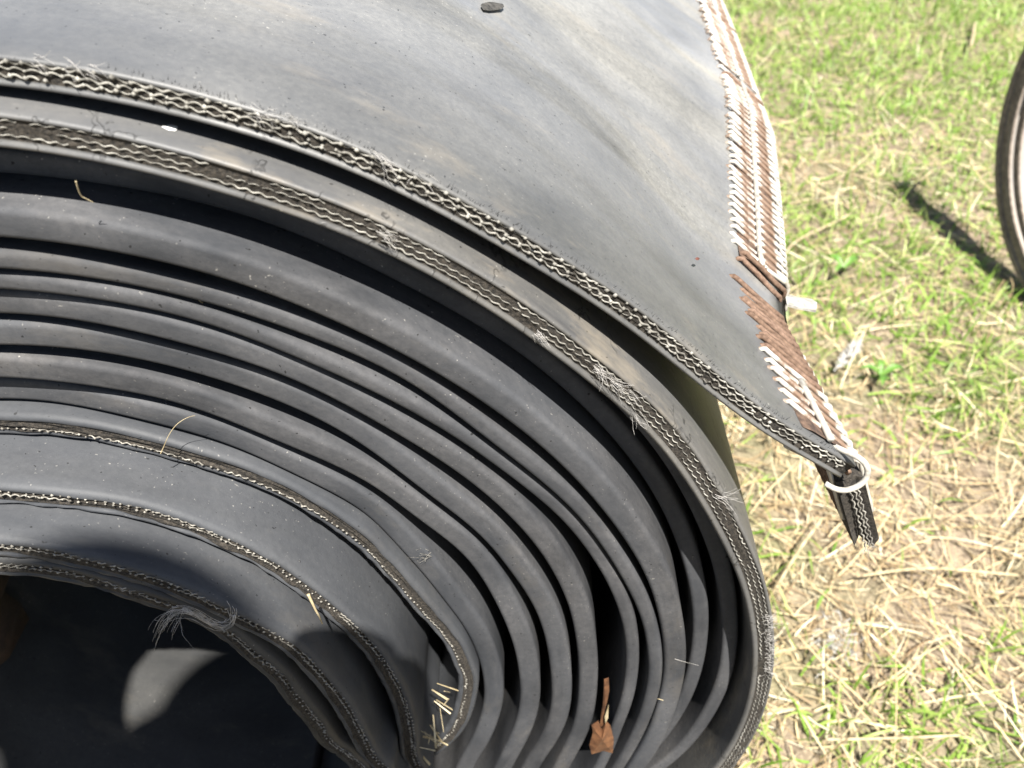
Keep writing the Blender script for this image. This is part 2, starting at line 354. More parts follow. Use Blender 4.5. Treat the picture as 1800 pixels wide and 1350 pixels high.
def belt_turn(i0, i1, kind, mats, seed=0, is_end=False, name='belt_turn'):
    rng = np.random.default_rng(seed); idx = np.arange(i0, i1 + 1); n = len(idx)
    pr = profile(kind, 1.0); m = len(pr)
    ks = [len(profile(kind, .0094))]
    V = np.zeros((n, m, 3)); UV = np.zeros((n, m, 2))
    slow = rng.normal(0, 1, (n, m)); ker = np.hanning(9); ker /= ker.sum()
    slow = np.apply_along_axis(lambda c: np.convolve(c, ker, 'same'), 0, slow)
    for a, i in enumerate(idx):
        pr = profile(kind, TH[i]); acc = 0; last = None
        for j, (d, y, ms) in enumerate(pr):
            yy = y
            if kind != 'moulded' and ms == 1: yy += slow[a, j] * (.0003 if kind == 'cut' else .0008)
            if kind == 'worn' and ms == 0 and d > TH[i] * .7 and y < .01: yy += abs(slow[a, j]) * .0011
            V[a, j] = (PX[i] - NX[i] * d, YF[i] + yy, PZ[i] - NZ[i] * d)
            if last is not None: acc += math.hypot(d - last[0], y - last[1])
            last = (d, y); UV[a, j] = (S[i], acc)
    if is_end:
        V = warp(V.reshape(-1, 3), np.repeat(S[idx], m)).reshape(n, m, 3)
    Fc, fm = [], []; pr = profile(kind, .0094)
    for a in range(n - 1):
        for j in range(m - 1):
            Fc.append((a * m + j, a * m + j + 1, (a + 1) * m + j + 1, (a + 1) * m + j)); fm.append(1 if (pr[j][2] and pr[j + 1][2]) else 0)
        Fc.append((a * m + m - 1, a * m, (a + 1) * m, (a + 1) * m + m - 1)); fm.append(0)
    if i0 == 0: Fc.append(tuple(range(m))[::-1]); fm.append(0)
    if i1 == len(PHI) - 1: Fc.append(tuple((n - 1) * m + j for j in range(m))); fm.append(0)
    o = mesh_obj(name, V.reshape(-1, 3), Fc, mats, None, True, fm, UV.reshape(-1, 2))
    return o

def thread_on_edge(parent, phi0, phi1, depth, mat, rad=.00045, amp=.0004, wave=.0036, beads=0.0, lift=.0002, seed=0, gaps=0.0, name='ply_thread', end=False, bead_r=.0007, thin=None):
    """one row of weave threads showing in the cut edge"""
    rng = np.random.default_rng(seed); B = Build()
    s0, s1 = np.interp([phi0, phi1], PHI, S); ss = np.arange(s0, s1, wave / 7.)
    ph = np.interp(ss, S, PHI); ph0 = rng.uniform(0, 6)
    nz = np.interp(ss, np.arange(s0, s1 + .01, .006), rng.normal(0, 1, len(np.arange(s0, s1 + .01, .006))))
    w = np.sin(ss / wave * 2 * np.pi + ph0 + nz * .5)
    f = lambda A: np.interp(ph, PHI, A)
    dd = depth + amp * w + nz * .00016
    P = np.c_[f(PX) - f(NX) * dd, f(YF) + .0004 - lift - .00025 * np.cos(ss / wave * 2 * np.pi + ph0 + .6), f(PZ) - f(NZ) * dd]
    if end: P = warp(P, ss)
    R = rad * (1 + .25 * nz)
    if gaps:
        g = np.interp(ss, np.arange(s0, s1 + .02, .011), rng.uniform(0, 1, len(np.arange(s0, s1 + .02, .011)))); keep = g > gaps
    else: keep = np.ones(len(ss), bool)
    run = []
    for i in range(len(ss) + 1):
        if i < len(ss) and keep[i]: run.append(i); continue
        if len(run) > 6: B.tube(P[run], np.clip(R[run], rad * .4, rad * 1.7), 5)
        run = []
    if beads:
        k = int((s1 - s0) / beads)
        for q in range(k):
            sb = s0 + (q + .5 + rng.uniform(-.15, .15)) * beads; j = int(np.clip(np.searchsorted(ss, sb), 0, len(ss) - 1))
            if rng.uniform() < .93: B.bead(P[j] + np.array([0, -.0002, 0]), bead_r * rng.uniform(.7, 1.3), (1.15, .8, 1))
    o = B.obj(name, mat, parent)
    if gaps: o['kind'] = 'stuff'      # broken runs of one thread, too fine to pick apart
    return o

def tuft(parent, origin, d0, n, length, curl, mat=None, seed=0, rad=.00006, spread=.5, name='frayed_thread'):
    rng = np.random.default_rng(seed); B = Build()
    for q in range(n):
        d = np.array(d0, float) + rng.normal(0, spread, 3) * .5; d /= np.linalg.norm(d)
        p = np.array(origin, float) + rng.normal(0, 1, 3) * .0008; L_ = length * rng.uniform(.45, 1.1); pts = [p]; c = np.array(curl, float) + rng.normal(0, .45, 3)
        for s in range(9):
            d = d + c * .16 + rng.normal(0, .10, 3); d /= np.linalg.norm(d); p = p + d * L_ / 9; pts.append(p)
        B.tube(pts, np.linspace(rad, rad * .45, 10) * rng.uniform(.8, 1.3), 4)
    return B.obj(name, mat or M_FRAY, parent)

ROLL = thing('conveyor_belt_roll', 'big roll of black rubber belt with a wire-laced loose end hanging off it', 'conveyor belt', (CX, 0.5, 0.0))
PARTS = []
def attach(o): o.parent = ROLL; o.matrix_parent_inverse = Matrix.Translation((-CX, -0.5, 0)); PARTS.append(o); return o

KIND = {'L1': 'cut', 'L2': 'cut', 'L11': 'worn', 'L12': 'worn', 'L13': 'worn', 'L14': 'worn'}
MATS = {'L1': [M_TOP, M_PLY], 'L2': [M_RIM, M_PLY], 'L14': [M_CORE, M_PLY]}
TURN = {}
for i, k in enumerate(ORDER):
    a = 0 if i == 0 else int(np.searchsorted(PHI, 360 * (i - 1) + 215)); b = len(PHI) - 1 if i == 14 else int(np.searchsorted(PHI, 360 * i + 215))
    mats = MATS.get(k, [M_IN, M_PLY] if k in ('L11', 'L12', 'L13', 'L14') else [M_MID, M_PLY])
    TURN[k] = attach(belt_turn(a, b, KIND.get(k, 'moulded'), mats, seed=i, is_end=(i == 0)))
TURN['L1']['label'] = 'outermost turn whose free end carries the wire lacing'
TURN['L2']['label'] = 'second turn standing forward, its cut edge showing three rows of thread'

# threads in the cut edges
def vis(k): i = ORDER.index(k) * 360; return (P0 + .6 if k == 'L1' else i - 42), i + 96
a, b = vis('L1')
for q, d in enumerate((.0016, .0031, .0046)):
    thread_on_edge(TURN['L1'], a, b, d, M_THREAD, (.00026, .00024, .00020)[q], .00038, .0041, .0041, .00012, seed=20 + q, end=True, bead_r=(.00070, .00066, .00060)[q], gaps=(.10, .16, .30)[q])
a, b = vis('L2')
for q, d in enumerate((.0019, .0038, .0057)):
    thread_on_edge(TURN['L2'], a, b, d, M_THREAD, (.00016, .00015, .00020)[q], .00030, .0035, 0, .00006, seed=30 + q, gaps=(.24, .36, .12)[q])
for k, ds in (('L11', (.0060,)), ('L12', (.0022, .0036)), ('L13', (.0020, .0036)), ('L14', (.0022, .0036))):
    a, b = vis(k)
    for q, d in enumerate(ds):
        thread_on_edge(TURN[k], a, b, d, M_THREAD_D, .00020, .00035, .0030, .0026, .0003, seed=40 + q + int(d * 1e4), gaps=.55, bead_r=.0005)

# ------------------------------------------------------------------ wire lacing on the loose end
def end_frame(Y, s):
    """point on the outer face s metres from the end at distance Y, with tangent into the belt and outward normal"""
    def pt(q):
        ph = np.interp(q, S, PHI); p, t, n, th, _ = path_at(ph); p[1] = Y; return warp(p[None], np.array([q]))[0], n
    p, n = pt(max(s, 0)); p2, _ = pt(max(s, 0) + .004); t = (p2 - p) / np.linalg.norm(p2 - p)
    pa = pt(max(s, 0))[0]; Yb = Y + .004
    ph = np.interp(max(s, 0), S, PHI); pb = path_at(ph)[0]; pb[1] = Yb; pb = warp(pb[None], np.array([max(s, 0)]))[0]
    w = (pb - pa) / np.linalg.norm(pb - pa); n = np.cross(t, w); n /= np.linalg.norm(n)
    if n[2] < 0: n = -n
    if s < 0: p = p + t * s
    return p, t, w, n

def hook_mesh(name, rad, leg, skew, mat, t=.0080, seed=0, open_end=False):
    """U-shaped wire hook: local x = into the belt, y = along the width, z = outward; origin at the belt end on the outer face"""
    rng = np.random.default_rng(seed); P = []
    h = rad * .8; R = t / 2 + h
    P.append((leg + .0002, skew, -.0022)); P.append((leg, skew, -.0004)); P.append((leg - .0012, skew * .95, h))
    for x in np.linspace(leg - .003, 0, 5): P.append((x, skew * x / leg, h + .0002 * math.sin(x * 900)))
    for a in np.linspace(20, 160, 8): P.append((-R * math.sin(math.radians(a)) * .95, -.0004, h - R + R * math.cos(math.radians(a))))
    for x in np.linspace(0, leg * .8, 4): P.append((x, -.0004 - skew * .4 * x / leg, -t - h))
    B = Build().tube(P, rad, 6); me_o = B.obj(name, mat); me = me_o.data; bpy.data.objects.remove(me_o); return me

LST = None
# rust stained strip that lies under the wires (part), in the belt's own curve
def lacing_strip():
    B = Build(); ys = np.arange(PLANE['L1'][0] + .004, .83, .006); cols = (.0005, .006, .011, .016, .021, .0255)
    V, Fc = [], []
    for Y in ys:
        for c in cols:
            p, t, w, n = end_frame(Y, c); V.append(p + n * (.0005 + (.0003 if c in cols[1:-1] else -.0004)))
    m = len(cols)
    for a in range(len(ys) - 1):
        if .226 < ys[a] < .302 or abs(ys[a] - .492) < .004: continue
        for j in range(m - 1): Fc.append((a * m + j, a * m + j + 1, (a + 1) * m + j + 1, (a + 1) * m + j))
    return mesh_obj('lacing_strip', V, Fc, M_RUSTSTRIP)
LST = attach(lacing_strip())
HK_G = [hook_mesh('lacing_hook', .00098, L_, sk, M_HOOK, seed=q) for q, (L_, sk) in enumerate(((.0290, -.0080), (.0278, -.0076), (.0296, -.0084)))]
HK_R = [hook_mesh('lacing_hook', .00112, L_, sk, M_RUST, seed=9 + q) for q, (L_, sk) in enumerate(((.0262, -.0074), (.0225, -.0066)))]
def place(me, p, t, w, n, parent, scale=1.0):
    o = bpy.data.objects.new('lacing_hook', me); COL.objects.link(o)
    M_ = Matrix(((t[0], w[0], n[0], p[0]), (t[1], w[1], n[1], p[1]), (t[2], w[2], n[2], p[2]), (0, 0, 0, 1)))
    o.parent = parent; o.matrix_world = M_ @ Matrix.Scale(scale, 4)
    o.matrix_parent_inverse = Matrix.Translation((-CX, -0.5, 0)) if False else Matrix()
    o.matrix_basis = parent_inv(parent) @ (M_ @ Matrix.Scale(scale, 4)); return o
def parent_inv(parent): return Matrix()     # the meshes are modelled in world space: every part sits at the origin
y = PLANE['L1'][0] + .0060; q = 0
while y < .815:
    rusty = (.232 < y < .268) or random.random() < .04
    gap = (.274 < y < .300 and q % 5 in (1, 2)) or abs(y - .4915) < .0035
    if not gap:
        p, t, w, n = end_frame(y, 0.0)
        tilt = random.uniform(-.06, .06); n2 = n + w * tilt; n2 /= np.linalg.norm(n2); w2 = np.cross(n2, t)
        place(random.choice(HK_R if (rusty or .268 < y < .299) else HK_G), p + n * random.uniform(-.0002, .0003), t, w2, n2, LST)
    y += (.0048 if .226 < y < .300 else .0056) * random.uniform(.9, 1.1); q += 1
# two cross wires that tie the hooks together, and the hinge pin in the loops
for c, r, nm in ((.0138, .0013, 'cross_wire'),):
    for ya, yb in ((.199, .232), (.302, .489), (.495, .825)):
        B = Build(); pts = []
        for Y in np.arange(ya, yb, .006):
            p, t, w, n = end_frame(Y, c); pts.append(p + n * (.0016 + r * .3))
        B.tube(pts, r, 6).obj(nm, M_GALV, LST)
pts = []
for Y in np.arange(.199, .83, .008):
    p, t, w, n = end_frame(Y, 0); pts.append(p - t * .0035 - n * .0052)
Build().tube(pts, .0012, 6).obj('hinge_pin', M_RUST, LST)

# the short stub of the next belt length still hanging in the hinge
def stub(y0, y1, length, ang, seed, y_skew=0.0):
    rng = np.random.default_rng(seed); ys = np.linspace(y0, y1, max(4, int((y1 - y0) / .006))); V, Fc, fm = [], [], []
    prof = [(.0, -.0012), (.0, .0012)]
    d = np.array((math.sin(math.radians(ang)), 0, -math.cos(math.radians(ang)))); a = np.array((math.cos(math.radians(ang)), 0, math.sin(math.radians(ang))))
    t2 = .0046; ring = []
    top = .006
    for l_ in np.linspace(top, length, 8): ring.append((l_, -t2))
    ring += [(length + .001, -t2 * .4), (length + .002, t2 * .4)]
    for l_ in np.linspace(length, top, 8): ring.append((l_, t2))
    ring += [(top - .001, t2 * .5), (top - .001, -t2 * .5)]
    m = len(ring)
    for i, Y in enumerate(ys):
        p, t, w, n = end_frame(Y, 0); o = p - t * .0035 - n * .0052
        for j, (l_, s_) in enumerate(ring):
            k = 1 + .10 * rng.normal() if 7 < j < 11 else 1
            V.append(o + d * l_ * k + a * s_ + np.array((0, y_skew * l_ + (rng.normal() * .0006 if i in (0, len(ys) - 1) else 0), 0)))
    for i in range(len(ys) - 1):
        for j in range(m): Fc.append((i * m + j, i * m + (j + 1) % m, (i + 1) * m + (j + 1) % m, (i + 1) * m + j))
    Fc.append(tuple(range(m))[::-1]); Fc.append(tuple((len(ys) - 1) * m + j for j in range(m)))
    uv = [(v[0] * 3 + v[2], v[1]) for v in V]
    o = attach(mesh_obj('belt_stub', V, Fc, [M_PLY], None, False, None, uv))
    # hook wires down both faces, and ragged plies on the torn front edge
    for Y in np.arange(y0 + .003, y1, .0047):
        p, t, w, n = end_frame(Y, 0); c = p - t * .0035 - n * .0052
        for sgn in (-1, 1):
            P = []
            for l_ in np.linspace(.004, length * .72, 6): P.append(c + d * l_ + a * sgn * (t2 + .0007) + np.array((0, y_skew * l_ + .05 * l_, 0)))
            P = [c + a * sgn * .0035 - d * .002, c + a * sgn * .0055 + d * .001] + P + [P[-1] + d * .001 - a * sgn * .0015]
            h = Build().tube(P, .0009, 5).obj('lacing_hook', M_RUST if (sgn < 0 and rng.uniform() < .6) else M_GALV, o)
    p, t, w, n = end_frame(y0, 0); c = p - t * .0035 - n * .0052
    for q, off in enumerate((-.0008, .0006, .0018)):
        P = [c + d * l_ + a * (off + .0005 * math.sin(l_ * 1500 + q)) + np.array((0, y_skew * l_ - .0005, 0)) for l_ in np.linspace(.008, length * 1.04, 26)]
        Build().tube(P, .00035, 4).obj('ply_thread', M_THREAD_D, o)
    tuft(o, c + d * length * 1.02 + np.array((0, -.0005, 0)), d, 14, .004, (0, -.3, 0), M_THREAD, seed + 5, .00015, .9)
    for s_ in (-.6, 0.0, .7):
        P = [c + d * l_ + a * (t2 * s_) + np.array((0, y_skew * l_, 0)) for l_ in (.012, .016)]
    return o
STUB = stub(.2000, .262, .044, 24, 3)
stub(.31, .80, .026, 12, 4)
# a bent, torn-off piece of lacing plate sticking out where the hooks are missing
def fine0(pts, n=30):
    P = np.array([tuple(p) for p in pts]); u = np.linspace(0, len(P) - 1, n); Q = np.c_[[np.interp(u, np.arange(len(P)), P[:, j]) for j in range(3)]].T
    k = np.hanning(7); k /= k.sum(); E = np.concatenate([np.repeat(Q[:1], 3, 0), Q, np.repeat(Q[-1:], 3, 0)]); return np.c_[[np.convolve(E[:, j], k, 'valid') for j in range(3)]].T
def torn_plate():
    c = np.array(at_plane(1380, 528, .300)); V = []
    u = np.array((.0125, -.002, -.0018)); v_ = np.array((.002, .011, -.002)); nrm = np.cross(u, v_); nrm /= np.linalg.norm(nrm)
    g = [(0, 0), (.5, .04), (1, .0), (1.05, .5), (.95, 1), (.45, .95), (0, 1), (-.05, .5)]
    for s_ in (-1, 1):
        for a_, b_ in g: V.append(c + u * (a_) + v_ * (b_ - .5) + nrm * (.0005 * s_ + .0016 * (a_ - .5) ** 2 + (.0012 if abs(b_ - .5) < .1 else 0)))
    n = len(g); Fc = [tuple(range(n))[::-1], tuple(range(n, 2 * n))] + [(j, (j + 1) % n, n + (j + 1) % n, n + j) for j in range(n)]
    o = mesh_obj('torn_plate', V, Fc, simple('dull_plate', (0.16, 0.15, 0.13, 1), (0.34, 0.33, 0.30, 1), 300, 0.6, 0.3), LST, False); return o
torn_plate()
# the stout last hook whose bent loop shows at the front corner
P = [at_plane(px, py, Y) for px, py, Y in ((1424, 752, .214), (1445, 772, .206), (1468, 786, .200), (1494, 797, .196), (1514, 806, .193), (1527, 822, .1915), (1524, 842, .1905), (1508, 856, .190), (1486, 863, .190), (1466, 860, .191), (1448, 848, .193))]
Build().tube(fine0(P), .00105, 8).obj('lacing_hook', M_GALV, LST)
# one big hook that has sprung open at the gap
P = [end_frame(.302, c)[0] + end_frame(.302, c)[3] * .0014 for c in (.011, .007, .003)]
p, t, w, n = end_frame(.302, 0)
for a_ in np.linspace(10, 215, 11):
    P.append(p + n * (.0014 - .0052 + .0055 * math.cos(math.radians(a_))) - t * .0055 * math.sin(math.radians(a_)) + w * (-.0004 * a_ / 40))
P += [P[-1] + t * .003 - w * .003, P[-1] + t * .007 - w * .005]
Build().tube(P, .0011, 7).obj('lacing_hook', M_GALV, LST)

# ------------------------------------------------------------------ frayed tufts of ply thread
def on_edge(px, py, k): return np.array(at_plane(px, py, PLANE[k][0] - .001))
tuft(TURN['L1'], on_edge(655, 268, 'L1'), (.8, -.3, -.2), 13, .009, (.3, -.2, -.5), seed=61)
tuft(TURN['L1'], on_edge(735, 305, 'L1'), (.1, -.6, .8), 5, .010, (.8, -.1, -1.0), seed=62)
for q, (px, py) in enumerate(((60, 110), (115, 116), (160, 124), (440, 190), (470, 198), (505, 212))):
    tuft(TURN['L1'], on_edge(px, py, 'L1'), (1, -.2, -.25), 7, .006, (.1, -.1, -.3), seed=63 + q, spread=.25)
tuft(TURN['L2'], on_edge(1048, 648, 'L2'), (.75, -.4, -.35), 20, .008, (.3, 0, -.5), seed=70, spread=.35)
tuft(TURN['L2'], on_edge(1078, 672, 'L2'), (.75, -.35, -.5), 20, .008, (.3, 0, -.3), seed=71, spread=.35)
tuft(TURN['L2'], on_edge(1105, 690, 'L2'), (.6, -.3, -.5), 14, .006, (.3, 0, -.3), seed=72, spread=.4)
tuft(TURN['L2'], on_edge(1118, 730, 'L2'), (.5, -.4, -.7), 8, .006, (.0, -.2, -.3), seed=73, spread=.5)
tuft(TURN['L2'], on_edge(1258, 872, 'L2'), (.9, -.2, -.3), 16, .010, (.2, .2, .1), seed=74, spread=.4)
tuft(TURN['L2'], on_edge(945, 588, 'L2'), (.7, -.4, -.6), 14, .005, (.3, 0, -.3), seed=75, spread=.3)
tuft(TURN['L2'], on_edge(670, 408, 'L2'), (.9, -.3, -.4), 16, .006, (.2, 0, -.2), seed=76, spread=.3)
for q, py in enumerate(range(1085, 1190, 11)):
    tuft(TURN['L2'], on_edge(1348, py, 'L2'), (.9, -.3, .5 - q * .1), 12, .0045, (.3, .1, .3), seed=80 + q, spread=.9, rad=.00007)
tuft(TURN['L10'], on_edge(752, 978, 'L10') , (-.6, -.4, .2), 12, .009, (0, -.2, .4), seed=95, spread=.8, mat=M_THREAD_D)
# the long curl of white fibre at the mouth of the hole
P0_ = on_edge(398, 1052, 'L14')
def strand_px(pl, Y0, Y1): return [np.array(at_plane(px, py, Y0 + (Y1 - Y0) * i / (len(pl) - 1))) for i, (px, py) in enumerate(pl)]
def fine(pts, n=40):
    P = np.array(pts); u = np.linspace(0, len(P) - 1, n); ker = np.hanning(9); ker /= ker.sum()
    Q = np.c_[[np.interp(u, np.arange(len(P)), P[:, j]) for j in range(3)]].T
    E = np.concatenate([np.repeat(Q[:1], 4, 0), Q, np.repeat(Q[-1:], 4, 0)]); return np.c_[[np.convolve(E[:, j], ker, 'valid') for j in range(3)]].T
B = Build(); rng = np.random.default_rng(5)
core = fine(strand_px([(398, 1058), (410, 1078), (405, 1098), (385, 1104), (362, 1092), (340, 1076), (318, 1072), (300, 1078), (284, 1096), (275, 1116), (268, 1138), (265, 1150)], .157, .146))
for q in range(20):
    e = int(rng.integers(20, 40)); a_ = int(rng.integers(0, 12)); pp = core[a_:e].copy()
    if len(pp) < 8: continue
    off = rng.normal(0, .0007, 3); pp += off + np.cumsum(rng.normal(0, .00009, pp.shape), 0)
    B.tube(pp, np.linspace(.00009, .00004, len(pp)), 4)
B.obj('frayed_thread', M_FRAY, TURN['L14'])
tuft(TURN['L14'], core[22], (-.6, -.3, -.2), 16, .012, (-.2, 0, -.5), seed=96, rad=.00006, spread=.7)

# dark fuzz standing up along the cut edge of the outer turn
B = Build(); rng = np.random.default_rng(11)
for q in range(380):
    ph = rng.uniform(P0 + 1, 77); p, t, n, th, s = path_at(ph); p[1] += abs(rng.normal(0, .0012)) + .0003
    p = warp(p[None], np.array([s]))[0]; l_ = rng.uniform(.0004, .0013); d = n + rng.normal(0, .45, 3); sd = t * rng.uniform(.00007, .00013)
    B.raw([p - sd, p + sd, p + d * l_], [(0, 1, 2)])
fz = B.obj('rubber_fuzz', M_FUZZ, TURN['L1'], False); fz['kind'] = 'stuff'

# ------------------------------------------------------------------ inside the hollow: a wooden board
M_WOOD = simple("old_wood", (0.04, 0.026, 0.018, 1), (0.10, 0.062, 0.038, 1), 60, 0.85, 0.5, 0.001)
def bark_board():
    B = Build(); rng = np.random.default_rng(2)
    zs = np.linspace(.248, .425, 14); V, Fc = [], []
    for i, z in enumerate(zs):
        x0 = CX - .142 + .003 * math.sin(i * 1.7); x1 = x0 + .030 + .004 * math.sin(i * 2.3 + 1) - (.012 * (1 - i / 5) if i < 5 else 0)
        for (x, Y) in ((x0, .252), (x0 + .004, .244), ((x0 + x1) / 2, .242 + .002 * math.sin(i)), (x1 - .004, .244), (x1, .252), (x1, .277), (x0, .277)):
            V.append((x + rng.normal(0, .0008), Y + rng.normal(0, .0008), z))
    m = 7
    for i in range(len(zs) - 1):
        for j in range(m): Fc.append((i * m + j, i * m + (j + 1) % m, (i + 1) * m + (j + 1) % m, (i + 1) * m + j))
    Fc += [tuple(range(m))[::-1], tuple((len(zs) - 1) * m + j for j in range(m))]
    return tag(mesh_obj('wooden_board', V, Fc, M_WOOD), 'rough brown board standing in the dark hollow of the big belt roll', 'board')
bark_board()

# ------------------------------------------------------------------ small things lying on the roll
M_LEAF = simple("dry_leaf", (0.05, 0.021, 0.010, 1), (0.15, 0.068, 0.03, 1), 200, 0.6, 0.5)
M_STRAWY = simple("pale_straw", (0.20, 0.155, 0.08, 1), (0.44, 0.37, 0.235, 1), 120, 0.7, 0.3)
def sheet(name, outline, Y, mat, thick=.0004, tilt=.0, curl=.001, parent=None):
    P = [np.array(at_plane(px, py, Y + tilt * (py - outline[0][1]))) for px, py in outline]; c = sum(P) / len(P); n = len(P); V = []
    for s_ in (0, 1):
        for q in P: V.append(q + np.array((0, s_ * thick, 0)))
        V.append(c + np.array((0, s_ * thick - curl, curl)))
    Fc = [(j, n, (j + 1) % n) for j in range(n)] + [(n + 1 + (j + 1) % n, 2 * n + 1, n + 1 + j) for j in range(n)] + [(j, (j + 1) % n, n + 1 + (j + 1) % n, n + 1 + j) for j in range(n)]
    return mesh_obj(name, V, Fc, mat, parent, False)
lf = thing('dry_leaf', 'crumpled rust-brown dry leaf wedged between two turns near the bottom of the roll', 'leaf', tuple(at_plane(1057, 1290, .195)))
def child(o, par):
    o.parent = par; o.matrix_parent_inverse = Matrix.Translation(-Vector(par.location)); return o
child(sheet('leaf_blade', [(1052, 1268), (1058, 1283), (1066, 1268), (1073, 1276), (1079, 1300), (1077, 1324), (1060, 1320), (1040, 1326), (1036, 1310), (1042, 1288), (1040, 1275)], .193, M_LEAF, curl=.003), lf)
child(sheet('leaf_stalk', [(1062, 1195), (1070, 1192), (1071, 1215), (1064, 1250), (1060, 1278), (1054, 1276), (1060, 1235)], .1945, M_LEAF, curl=.001), lf)
child(sheet('leaf_tip', [(1070, 1238), (1069, 1262), (1064, 1272), (1063, 1260)], .192, M_STRAWY, curl=.0005), lf)

def strand(name, pl, Y0, Y1, rad, mat, label, cat, taper=True, group=None):
    P = fine(strand_px(pl, Y0, Y1), 24); r = np.linspace(rad, rad * .35, 24) if taper else rad
    return tag(Build().tube(P, r, 5).obj(name, mat), label, cat, group)
strand('grass_stem', [(281, 800), (288, 785), (296, 765), (310, 745), (330, 733), (345, 730)], .188, .192, .00016, M_STRAWY, 'hair-thin pale grass stem arching over a dark gap above the hollow', 'grass stem')
strand('grass_stem', [(133, 317), (137, 332), (142, 345), (153, 350), (166, 357)], .183, .186, .00018, M_STRAWY, 'short bent greenish grass stem lying under the top rim at the left', 'grass stem')
strand('straw', [(541, 1043), (549, 1060), (556, 1075), (562, 1085), (567, 1098)], .160, .158, .0006, M_STRAWY, 'short golden straw leaning on a smooth inner turn beside the hollow', 'straw')
strand('straw', [(1185, 1158), (1205, 1164), (1230, 1170)], .190, .191, .00012, M_FRAY, 'very fine white fibre sticking out at the right side of the turns', 'fibre')
def wad(name, pts, Y, label, n, mat, seed, length=.006):
    rng = np.random.default_rng(seed); B = Build()
    for q in range(n):
        px, py = pts[rng.integers(len(pts))]; c = np.array(at_plane(px + rng.normal(0, 3), py + rng.normal(0, 4), Y + rng.uniform(-.002, .008))); d = rng.normal(0, 1, 3); d *= .55; d += np.array((-.45, .1, .8)); d /= np.linalg.norm(d); l_ = length * rng.uniform(.4, 1.2)
        w = np.cross(d, rng.normal(0, 1, 3)); w /= np.linalg.norm(w); w *= rng.uniform(.00012, .0006); e = np.cross(d, w) / np.linalg.norm(w) * .0002
        a0, a1 = c - d * l_ / 2, c + d * l_ / 2
        B.raw([a0 - w, a0 + w, a1 + w * .6, a1 - w * .6, a0 - w + e, a0 + w + e, a1 + w * .6 + e, a1 - w * .6 + e], [(0, 1, 2, 3), (7, 6, 5, 4), (0, 4, 5, 1), (1, 5, 6, 2), (2, 6, 7, 3), (3, 7, 4, 0)])
    o = B.obj(name, mat, None, False); return tag(o, label, 'straw debris')
wad('straw_wad', [(782, 1215), (778, 1235), (772, 1255), (766, 1275), (760, 1295), (752, 1310), (745, 1325), (765, 1285)], .178, 'wad of pale dry straw caught in the fold beside the hollow', 18, M_STRAWY, 4, .014)
wad('straw_crumb', [(350, 533), (356, 538), (364, 543)], .196, 'tiny golden crumb of dry leaf on a rim near the top left', 9, M_STRAWY, 5, .003)
wad('straw_wad', [(1178, 1232), (1161, 1228)], .192, 'thin scrap of pale husk stuck on a turn at the lower right', 6, M_STRAWY, 6, .003)
M_DROP = simple("white_fleck", (0.5, 0.5, 0.48, 1), (0.75, 0.75, 0.72, 1), 200, 0.8, 0.2)
def fleck(px, py, w, h, Yr, label):
    B = Build(); rng = np.random.default_rng(px); n = 11
    def hit(x, y):   # lies on the outer face of the second turn
        a_, b_ = ratio(x, y); Yq = .197
        for _ in range(30):
            X, Z = a_ * Yq, H - b_ * Yq; th_ = math.degrees(math.atan2(Z - CZ, X - CX)); r_ = np.interp(th_ + 360 * Yr, PHI, RAD); Yq += (math.hypot(X - CX, Z - CZ) - r_) * .4
        return np.array((a_ * Yq, Yq, H - b_ * Yq))
    c = hit(px, py); up = np.array((c[0] - CX, 0, c[2] - CZ)); up /= np.linalg.norm(up)
    V = [hit(px + w * math.cos(q * 6.283 / n) * rng.uniform(.5, 1.2), py + h * math.sin(q * 6.283 / n) * rng.uniform(.75, 1.15)) + up * .0001 for q in range(n)]
    V = V + [v + (c - v) * .3 + up * .0002 for v in V]
    Fc = [(q, (q + 1) % n, n + (q + 1) % n, n + q) for q in range(n)] + [tuple(range(n, 2 * n))]
    return tag(mesh_obj('white_fleck', V, Fc, M_DROP), label, 'fleck')
fleck(301, 225, 15, 6, 1, 'chalky white fleck stuck on the second turn near the top left')

M_DARK = simple("dark_crumb", (0.012, 0.012, 0.011, 1), (0.06, 0.056, 0.05, 1), 400, 0.9, 0.5)
M_DROP_KEEP = M_DROP; M_DROP = M_DARK
o = fleck(862, 12, 24, 9, 0, 'dark smear of dirt on the pale belt top at the upper picture edge'); o.name = 'dirt_smear'; o['category'] = 'dirt'
M_DROP = simple("rust_red", (0.05, 0.014, 0.010, 1), (0.13, 0.045, 0.03, 1), 300, 0.8, 0.3)
o = fleck(1226, 455, 5, 3, 0, 'small rust-red flake on the belt top near the wire lacing'); o.name = 'rust_flake'
M_DROP = M_DROP_KEEP

